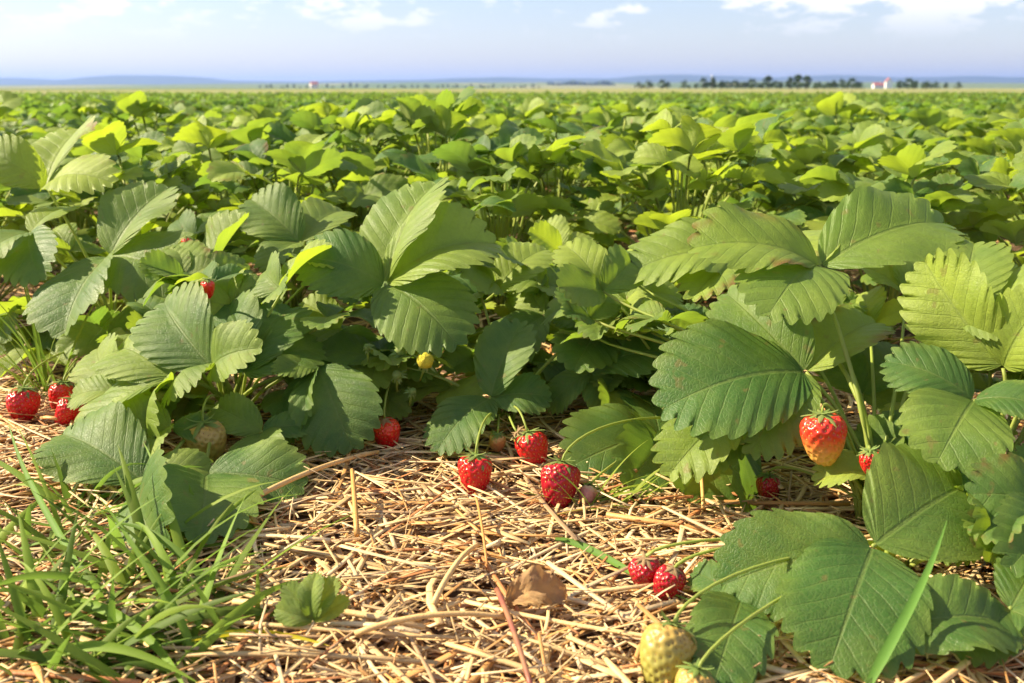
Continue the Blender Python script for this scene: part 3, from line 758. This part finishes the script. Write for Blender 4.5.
stalk_thing("reddish dead runner stem crossing the bottom of the clearing", (497, 590, .645), (532, 690, .52), .0021, (1, 1, 1), RUNNER, "runner_stem", "runner stem", .006)
stalk_thing("broken straw stub poking up before the dark leaves on the right", (700, 474, .81), (703, 508, .775), .0018, (1.0, .85, .6))

# dead leaf
def dead_leaf():
    c = at(536, 612, .60); mb = MB(); n = 16
    V, Fc, U = leaflet_geo(.044, .8, .25, .3, 900, 8, 4, 5, 2.5, .6)
    V2 = []
    for v in V:
        p = Vector(v) - Vector((0, .022, 0)); k = noise.noise(p * 90) + .8 * noise.noise(p * 210)
        V2.append((p.x * .8, p.y, p.z + k * .006 + .006 + abs(p.x) * .25))
    o = obj("dead_leaf", mesh_data("dead_leaf", V2, Fc, [DEAD], None, U))
    M, _ = place_matrix(c + Vector((0, 0, .012)), c + Vector((.9, .25, .05)), (-.1, -.6, .8)); M.translation = c + Vector((0, 0, .008))
    o.matrix_world = M
    return tag(o, "crumpled dry brown leaf lying on the straw at the bottom centre", "dead leaf")
dead_leaf()

# small seedling on the straw
pl = empty("strawberry_seedling", at(314, 640, .565), "small bright green fan-leaved seedling sprouting through the straw", "seedling")
rng = random.Random(3)
for dx, dy, L in ((-.018, .028, .030), (-.030, .012, .026), (.012, .032, .030), (.024, .018, .026), (.0, .036, .03)):
    M, _ = place_matrix(Vector((0, 0, .014)), Vector((dx * 1.2, dy * .5, .014 + dy * .75)), (-.2, -.8, .6))
    o = obj("leaflet", rng.choice(POOL), pl, M @ Matrix.Diagonal((L * .72, L * 1.02, L * 1.02, 1))); o.color = (.55, 0, 1, 1)

# ------------------------------------------------------------------ grass
def blade(mb, p0, az, L, w, lean, droop, c, twist=0.0):
    o = Vector((math.cos(az), math.sin(az), 0)); s0 = Vector((-o.y, o.x, 0))
    pts, p = [], Vector(p0); n = 9; ang = lean
    V, Fc, C = [], [], []
    for i in range(n + 1):
        t = i / n
        d = o * math.sin(ang) + Vector((0, 0, 1)) * math.cos(ang)
        up = o * math.cos(ang) * -1 + Vector((0, 0, 1)) * math.sin(ang)
        s = s0 * math.cos(twist * t) + up * math.sin(twist * t)
        nn = d.cross(s)
        ww = w * min(1, .5 + 2 * t) * (1 - t ** 2.2) + .0001
        V += [p - s * ww, p + nn * ww * .35, p + s * ww]; C += [c] * 3
        p = p + d * (L / n); ang += droop / n * (.4 + 1.2 * t)
        if p.z < .012: p.z = .012
    for i in range(n):
        for q in (0, 1): Fc.append((i * 3 + q, i * 3 + q + 1, i * 3 + 4 + q, i * 3 + 3 + q))
    mb.add(V, Fc, 0, None, C)
def gtint(rng):
    b = rng.uniform(.45, 1.1); y = rng.random()
    return (b * (1 + .5 * y), b * (1 + .15 * y), b * (1 - .1 * y))
rng = random.Random(12)
mb = MB()
clumps = [(5, 640), (40, 690), (0, 570), (85, 665), (120, 620), (45, 545), (20, 660), (60, 640), (100, 610), (130, 650), (160, 600), (185, 560), (120, 560), (170, 665), (205, 620), (75, 690), (140, 700), (30, 600), (190, 690), (225, 668), (95, 520), (10, 700), (60, 580)]
for px, py in clumps:
    Yg = H_CAM / math.tan(PITCH + math.atan((py - 341.5) / F))
    b = at(px, py, Yg)
    for _ in range(rng.randint(5, 9)):
        az = rng.choice((rng.gauss(2.6, .7), rng.gauss(2.9, .7) if px > 150 else rng.gauss(.2, .7), rng.uniform(0, 6.28)))
        blade(mb, b + Vector((rng.uniform(-.02, .02), rng.uniform(-.02, .02), 0)), az, rng.uniform(.05, .15), rng.uniform(.0016, .0046), rng.uniform(.5, 1.35), rng.uniform(.2, 1.5), gtint(rng), rng.uniform(-1.5, 1.5))
tag(obj("grass", mb.mesh("grass", [GRASS], col=True)), "fresh green grass growing through the straw at the bottom left", "grass", kind="stuff")
# tuft at the left by the berries
pl = at(46, 378, 1.09); pl.z = 0.004
mb = MB()
for i in range(26):
    blade(mb, Vector((rng.uniform(-.012, .012), rng.uniform(-.012, .012), 0)), rng.uniform(1.8, 4.6) if i % 3 else rng.uniform(0, 6.28), rng.uniform(.11, .21), rng.uniform(.0012, .002), rng.uniform(.1, .8), rng.uniform(.3, 1.2), (1.6, 1.15, .8), rng.uniform(-1, 1))
o = obj("grass_tuft", mb.mesh("grass_tuft", [GRASS], col=True)); o.location = pl
tag(o, "yellowish tuft of thin grass behind the ripe berries at the left", "grass tuft")
def ribbon(label, pts, w, c, name="grass_strand", cat="grass blade"):
    for i, p in enumerate(pts):
        while p[1] < 684 and at(*p).z < .020: p = (p[0], p[1], p[2] - .003)
        pts[i] = p
    W = [at(*p) for p in pts]; o0 = W[0].copy()
    P4 = bez(W[0] - o0, W[1] - o0, W[2] - o0, W[3] - o0, 14)
    V, Fc, C = [], [], []
    for i, p in enumerate(P4):
        d = (P4[min(i + 1, 14)] - P4[max(i - 1, 0)]).normalized()
        view = (p + o0 - Vector((0, 0, H_CAM))).normalized()
        s = d.cross(Vector((-.3, -.6, .7))).normalized(); nn = s.cross(d)
        t = i / 14; ww = w * min(1, .6 + 2 * t) * (1 - t ** 3) + .0001
        V += [p - s * ww, p - nn * ww * .4, p + s * ww]; C += [c] * 3
    for i in range(14):
        for q in (0, 1): Fc.append((i * 3 + q, i * 3 + q + 1, i * 3 + 4 + q, i * 3 + 3 + q))
    mb = MB(); mb.add(V, Fc, 0, None, C)
    o = obj(name, mb.mesh(name, [GRASS], col=True)); o.location = o0
    return tag(o, label, cat)
ribbon("broad blue-green grass blade slanting up beside the big half-sunlit leaf", [(866, 690, .50), (890, 640, .51), (925, 590, .53), (947, 520, .57)], .0030, (.8, .95, 1.3))
ribbon("tall single grass blade curving up at the far left over the straw", [(90, 590, .64), (60, 530, .68), (20, 480, .72), (8, 420, .78)], .0026, (.9, 1, 1))
ribbon("yellow dried grass blade lying level above the seedling", [(190, 640, .575), (240, 628, .58), (280, 630, .575), (330, 646, .56)], .0020, (3.4, 1.6, .3))
ribbon("green grass blade arching over the straw before the two deep red berries", [(555, 538, .72), (600, 545, .69), (640, 585, .64), (690, 600, .61)], .0026, (.75, .9, 1))
ribbon("green grass blade arching low along the bottom left corner", [(10, 690, .52), (60, 625, .53), (130, 640, .52), (200, 684, .50)], .0034, (1.3, 1.15, .9))
ribbon("long grass blade bowing right across the bottom left grass", [(60, 600, .60), (120, 600, .56), (170, 650, .53), (190, 700, .49)], .0032, (1.15, 1.1, .9))
# spiky weed by the dark leaf
pl = at(612, 508, .765); pl.z = .004; mb = MB()
for i in range(20):
    blade(mb, Vector((rng.uniform(-.03, .03), rng.uniform(-.008, .008), .008)), rng.choice((3.14, 0)) + rng.uniform(-.6, .6), rng.uniform(.03, .08), rng.uniform(.0010, .0018), rng.uniform(.5, 1.3), rng.uniform(.1, .8), (1.5, 1.05, .8), rng.uniform(-1, 1))
o = obj("weed", mb.mesh("weed", [GRASS], col=True)); o.location = pl
tag(o, "low spiky yellow-green weed beside the tiny pinkish berry", "weed")

# ------------------------------------------------------------------ ground
def grid_sheet(name, x0, x1, y0, y1, nx, ny, zf, mat, label=None):
    V = [(x0 + (x1 - x0) * i / nx, y0 + (y1 - y0) * j / ny, zf(x0 + (x1 - x0) * i / nx, y0 + (y1 - y0) * j / ny)) for j in range(ny + 1) for i in range(nx + 1)]
    Fc = [(j * (nx + 1) + i, j * (nx + 1) + i + 1, (j + 1) * (nx + 1) + i + 1, (j + 1) * (nx + 1) + i) for j in range(ny) for i in range(nx)]
    o = obj(name, mesh_data(name, V, Fc, [mat])); return tag(o, kind="structure")
grid_sheet("field_soil", -40, 40, -6, 60, 8, 8, lambda x, y: 0.0, SOIL)
# far land: fields, meadows
def land_material():
    m, nt, out = new_mat("far_land"); g = N(nt)
    tc = g.n("TexCoord"); P_ = g.vmul(tc.outputs["Object"], (1, .35, 1))
    v = g.n("TexVoronoi"); g.put(v.inputs["Vector"], P_); g.put(v.inputs["Scale"], .0042)
    sc_ = g.n("SeparateColor"); g.put(sc_.inputs[0], v.outputs["Color"])
    c = g.mix(g.ramp(sc_.outputs[0], .30, .36), (.09, .15, .04), (.25, .25, .10))
    c = g.mix(g.ramp(sc_.outputs[1], .62, .66), c, (.12, .17, .05))
    c = g.mix(g.math("MULTIPLY", g.noise(tc.outputs["Object"], .02, 4.0), .5), c, (.16, .17, .07))
    bs = g.n("BsdfPrincipled"); g.put(bs.inputs["Base Color"], c); g.put(bs.inputs["Roughness"], .95); g.put(bs.inputs["Specular IOR Level"], .05)
    nt.links.new(bs.outputs[0], out.inputs[0]); return m
LAND = land_material()
grid_sheet("ground", -16000, 16000, -400, 20000, 8, 8, lambda x, y: -0.02, LAND)
# gently rising farmland and the wooded hills
def interp(tab, x):
    if x <= tab[0][0]: return tab[0][1]
    for (a, ya), (b, yb) in zip(tab, tab[1:]):
        if x <= b:
            t = (x - a) / (b - a); t = t * t * (3 - 2 * t); return ya + (yb - ya) * t
    return tab[-1][1]
def ridge(name, prof, Yc, depth, mat, nx=220, ny=10, rough=.6):
    """a ridge of real depth whose skyline reads as prof: (photo column, rows above the horizon)"""
    x0, x1 = (-620 / F) * Yc, (620 / F) * Yc
    def zf(x, y):
        px = 512 + F * x / Yc / math.cos(PITCH)
        hgt = max(0, interp(prof, px)) / F * Yc
        t = abs(y - Yc) / depth
        k = max(0.0, 1 - t * t)
        nz = noise.noise(Vector((x / Yc * 40, y / depth * 2, Yc))) * rough / F * Yc
        return (hgt + nz) * k - 0.03 if k > 0 else -1.0
    grid_sheet(name, x0, x1, Yc - depth, Yc + depth, nx, ny, zf, mat)
FOREST = simple("far_forest", (.035, .060, .030), .95, .05, .3, .004)
ridge("farmland", [(0, 2), (150, 3), (300, 4), (420, 5), (520, 5), (640, 5), (760, 6), (900, 5), (1024, 3)], 3200, 1200, LAND)
ridge("hills", [(-60, 7), (20, 9.5), (60, 7), (90, 8), (135, 12), (190, 11), (230, 7), (300, 6), (400, 7.5), (500, 10), (560, 9), (600, 9), (660, 12.5), (700, 12), (760, 10), (830, 12), (900, 10), (960, 11), (1024, 10), (1100, 9)], 7600, 1500, FOREST)

# ------------------------------------------------------------------ far trees
BARK = simple("tree_bark", (.10, .075, .05), .9, .1, .3, 3.0)
CROWN = simple("tree_foliage", (.045, .085, .030), .7, .2, .3, .8, dark=(.028, .055, .022))
def tree_parts(seed, h, w):
    rng = random.Random(seed)
    tb = MB(); tube(tb, [Vector((0, 0, 0)), Vector((.1, 0, h * .3)), Vector((0, .1, h * .75))], [h * .035, h * .026, h * .01], 6)
    for i in range(4):
        a = rng.uniform(0, 6.28); z = h * rng.uniform(.3, .5)
        tube(tb, [Vector((0, 0, z)), Vector((math.cos(a) * w * .25, math.sin(a) * w * .25, z + h * .2))], [h * .014, h * .006], 5)
    cb = MB()
    for c in range(16):
        a = rng.uniform(0, 6.28); t = rng.random(); rr = w * .5 * math.sqrt(rng.random()) * (1 - .6 * t * t)
        cc = Vector((math.cos(a) * rr, math.sin(a) * rr, h * (.25 + .68 * t))); s = w * rng.uniform(.12, .22)
        for _ in range(34):
            p = cc + Vector((rng.gauss(0, 1), rng.gauss(0, 1), rng.gauss(0, .8))) * s * .55
            n = Vector((rng.gauss(0, 1), rng.gauss(0, 1), rng.gauss(0, 1))).normalized(); x, y = frame_of(n); k = h * rng.uniform(.035, .07)
            cb.add([p - x * k, p - y * k * .7, p + x * k, p + y * k * .7], [(0, 1, 2, 3)])
    return tb.mesh("trunk", [BARK]), cb.mesh("crown", [CROWN], False)
TREES = [tree_parts(1, 7, 7), tree_parts(2, 8.5, 6), tree_parts(3, 5.5, 7.5), tree_parts(4, 7.5, 5)]
rng = random.Random(9)
def far_tree(px, Y, s, kind, label="small dark tree in the treeline along the field's far edge", group="far trees along the field edge"):
    o = empty("tree", (0, Y, -.03), label, "tree", group)
    o.location.x = (px - 512) / F * Y * math.cos(PITCH)
    t, c = TREES[kind]
    obj("trunk", t, o); obj("crown", c, o)
    o.scale = (s, s, s * rng.uniform(.85, 1.1)); o.rotation_euler.z = rng.uniform(0, 6.28)
    return o
for px, hp in [(640, 6), (648, 7), (662, 5), (668, 4), (684, 4), (703, 6), (712, 7), (721, 5), (735, 4), (745, 4), (752, 5), (768, 7), (776, 5), (790, 8), (798, 9), (806, 7), (818, 5), (826, 5), (834, 4), (842, 5), (852, 6), (861, 4), (908, 7), (914, 5), (926, 4), (936, 4), (945, 3), (958, 3)]:
    Y = rng.uniform(260, 330)
    far_tree(px, Y, (hp + 4.0) * Y / F / 7.2, rng.randrange(4))
for px in list(range(690, 864, 4)) + list(range(898, 934, 4)):
    Y = rng.uniform(330, 420)
    far_tree(px + rng.uniform(-3, 3), Y, rng.uniform(5, 7.5) * Y / F / 7.2, rng.randrange(4))
for px in list(range(262, 312, 6)) + list(range(328, 540, 6)):
    Y = rng.uniform(1000, 1300)
    far_tree(px + rng.uniform(-3, 3), Y, rng.uniform(2.6, 4.4) * Y / F / 7.2, rng.randrange(4), "tiny dark tree in the low band left of the meadow gap", "far low band of trees")
# a bluish wood standing farther off
def wood():
    rng = random.Random(4); cb = MB(); Yw = 2300
    for i in range(900):
        px = rng.uniform(548, 612); y = Yw + rng.uniform(-60, 60); x = (px - 512) / F * Yw * math.cos(PITCH)
        z = rng.uniform(0, 1) ** .7 * (11 + 3 * math.sin(px * .2)) 
        p = Vector((x, y, 1 + z)); n = Vector((rng.gauss(0, 1), rng.gauss(-.5, 1), rng.gauss(.4, 1))).normalized(); a, b = frame_of(n); k = rng.uniform(2.2, 4)
        cb.add([p - a * k, p - b * k * .8, p + a * k, p + b * k * .8], [(0, 1, 2, 3)])
    tag(obj("far_wood", cb.mesh("far_wood", [CROWN], False)), "long low bluish wood far off behind the pale meadow", "wood", kind="stuff")
wood()

# ------------------------------------------------------------------ far houses and mast
WALL = simple("house_wall", (.78, .74, .70), .85, .2, .08, .6)
ROOF = simple("roof_tiles", (.42, .11, .07), .8, .2, .2, 1.5)
PANE = simple("window_pane", (.05, .06, .08), .1, .5, .1, 1.0)
WHITE = simple("mast_paint", (.8, .8, .8), .5, .4, .05, 1.0)
def box(mb, c, s, m=0):
    x, y, z = (v / 2 for v in s); cx, cy, cz = c
    V = [(cx + i * x, cy + j * y, cz + k * z) for k in (-1, 1) for j in (-1, 1) for i in (-1, 1)]
    mb.add(V, [(0, 2, 3, 1), (4, 5, 7, 6), (0, 1, 5, 4), (2, 6, 7, 3), (0, 4, 6, 2), (1, 3, 7, 5)], m)
def house(label, px, Y, L, D, hw, hr, rz):
    o = empty("house", ((px - 512) / F * Y * math.cos(PITCH) , Y, -.03), label, "house"); o.rotation_euler.z = rz
    mb = MB(); box(mb, (0, 0, hw / 2), (L, D, hw))
    mb.add([(-L / 2, -D / 2, hw), (-L / 2, D / 2, hw), (-L / 2, 0, hw + hr), (L / 2, -D / 2, hw), (L / 2, D / 2, hw), (L / 2, 0, hw + hr)], [(0, 2, 1), (3, 4, 5)])
    obj("wall", mb.mesh("wall", [WALL], False), o)
    mb = MB(); e = .5
    for s in (-1, 1):
        a = [(-L / 2 - e, s * (D / 2 + e), hw - .3), (L / 2 + e, s * (D / 2 + e), hw - .3), (L / 2 + e, 0, hw + hr + .15), (-L / 2 - e, 0, hw + hr + .15)]
        b = [(p[0], p[1], p[2] + .25) for p in a]
        mb.add(a + b, [(0, 1, 2, 3), (4, 5, 6, 7), (0, 1, 5, 4), (1, 2, 6, 5), (2, 3, 7, 6), (3, 0, 4, 7)])
    rf = obj("roof", mb.mesh("roof", [ROOF], False), o)
    mb = MB(); box(mb, (L * .2, 0, hw + hr + .6), (.9, .9, 1.8)); obj("chimney", mb.mesh("chimney", [WALL], False), rf)
    for i in range(3):
        mb = MB(); box(mb, (-L * .3 + i * L * .3, -D / 2 - .02, hw * .55), (1.2, .1, 1.5)); obj("window", mb.mesh("window", [PANE], False), o)
house("white house with a pinkish roof standing alone above the left field edge", 314, 1250, 8.5, 7, 5, 2.6, .5)
house("white gabled house end rising above the right treeline", 888, 1400, 8, 8, 9.0, 4.0, 1.5)
house("long red-roofed building beside the white gabled house", 878, 1430, 15, 8, 4.0, 3.4, .1)
def mast():
    o = empty("mast", ((711 - 512) / F * 1900 * math.cos(PITCH), 1900, -.03), "slender white mast on the horizon above the treeline", "mast")
    mb = MB(); tube(mb, [Vector((0, 0, 0)), Vector((0, 0, 24))], [1.1, .6], 10); obj("pole", mb.mesh("pole", [WHITE]), o)
    mb = MB(); tube(mb, [Vector((0, 0, 24)), Vector((0, 0, 25.5))], [.9, .7], 10); obj("cap", mb.mesh("cap", [WHITE]), o)
mast()

# ------------------------------------------------------------------ haze: the air over the field
mb = MB(); box(mb, (0, 6000, 74), (30000, 20000, 150))
HZ, nt, out = new_mat("air"); g = N(nt)
vp = g.n("VolumePrincipled"); g.put(vp.inputs["Color"], (.36, .53, 1.0)); g.put(vp.inputs["Density"], .00015); g.put(vp.inputs["Anisotropy"], .2)
nt.links.new(vp.outputs[0], out.inputs["Volume"])
HAZE = obj("haze", mb.mesh("haze", [HZ], False)); tag(HAZE, kind="stuff")
HAZE["label"] = "thin summer haze over the field and hills"

# ------------------------------------------------------------------ light
SUN_EL, SUN_AZ = R(37), R(-80)     # azimuth from +Y towards +X
sd = Vector((math.sin(SUN_AZ) * math.cos(SUN_EL), math.cos(SUN_AZ) * math.cos(SUN_EL), math.sin(SUN_EL)))
sun_d = bpy.data.lights.new("sun", "SUN"); sun_d.energy = 5.0; sun_d.angle = R(.5); sun_d.color = (1, .86, .62)
sun = bpy.data.objects.new("sun", sun_d); COL.objects.link(sun)
sun.rotation_euler = sd.to_track_quat('Z', 'Y').to_euler()
w = bpy.data.worlds.new("World"); sc.world = w; w.use_nodes = True
nt = w.node_tree; nt.nodes.clear(); g = N(nt)
wo = g.n("OutputWorld"); bg = g.n("Background")
sky = g.n("TexSky"); sky.sky_type = "NISHITA"; sky.sun_disc = False
sky.sun_elevation = SUN_EL; sky.sun_rotation = SUN_AZ; sky.dust_density = .5; sky.ozone_density = 3.0; sky.air_density = 1.0
tc = g.n("TexCoord"); sx = g.n("SeparateXYZ"); g.put(sx.inputs[0], tc.outputs["Generated"])
cv = g.vmul(tc.outputs["Generated"], (1.0, 1.0, 3.0))
n1 = g.noise(cv, 15.0, 7.0, .6); n2 = g.noise(cv, 2.2, 3.0, .5)
dens = g.math("ADD", g.math("MULTIPLY", n1, .7), g.math("MULTIPLY", n2, .35))
cl = g.ramp(dens, .515, .59)
cl = g.math("MULTIPLY", cl, g.ramp(sx.outputs[2], .035, .08))
colr = g.mix(g.math("MULTIPLY", cl, .72), g.mix(1.0, sky.outputs[0], (.90, .80, .83), "MULTIPLY"), (7.0, 6.6, 6.5))
nt.links.new(colr, bg.inputs[0]); bg.inputs[1].default_value = .085
nt.links.new(bg.outputs[0], wo.inputs[0])

# ------------------------------------------------------------------ render settings
sc.render.engine = "CYCLES"
cy = sc.cycles
cy.use_denoising = True
try: cy.denoiser = "OPENIMAGEDENOISE"
except Exception: pass
cy.max_bounces = 8; cy.diffuse_bounces = 4; cy.glossy_bounces = 2; cy.transmission_bounces = 4; cy.volume_bounces = 0
cy.caustics_reflective = False; cy.caustics_refractive = False
cy.use_adaptive_sampling = True; cy.adaptive_threshold = .015
cy.sample_clamp_indirect = 6
vs = sc.view_settings
vs.view_transform = "Standard"; vs.look = "None"; vs.gamma = 1; vs.exposure = 1.36
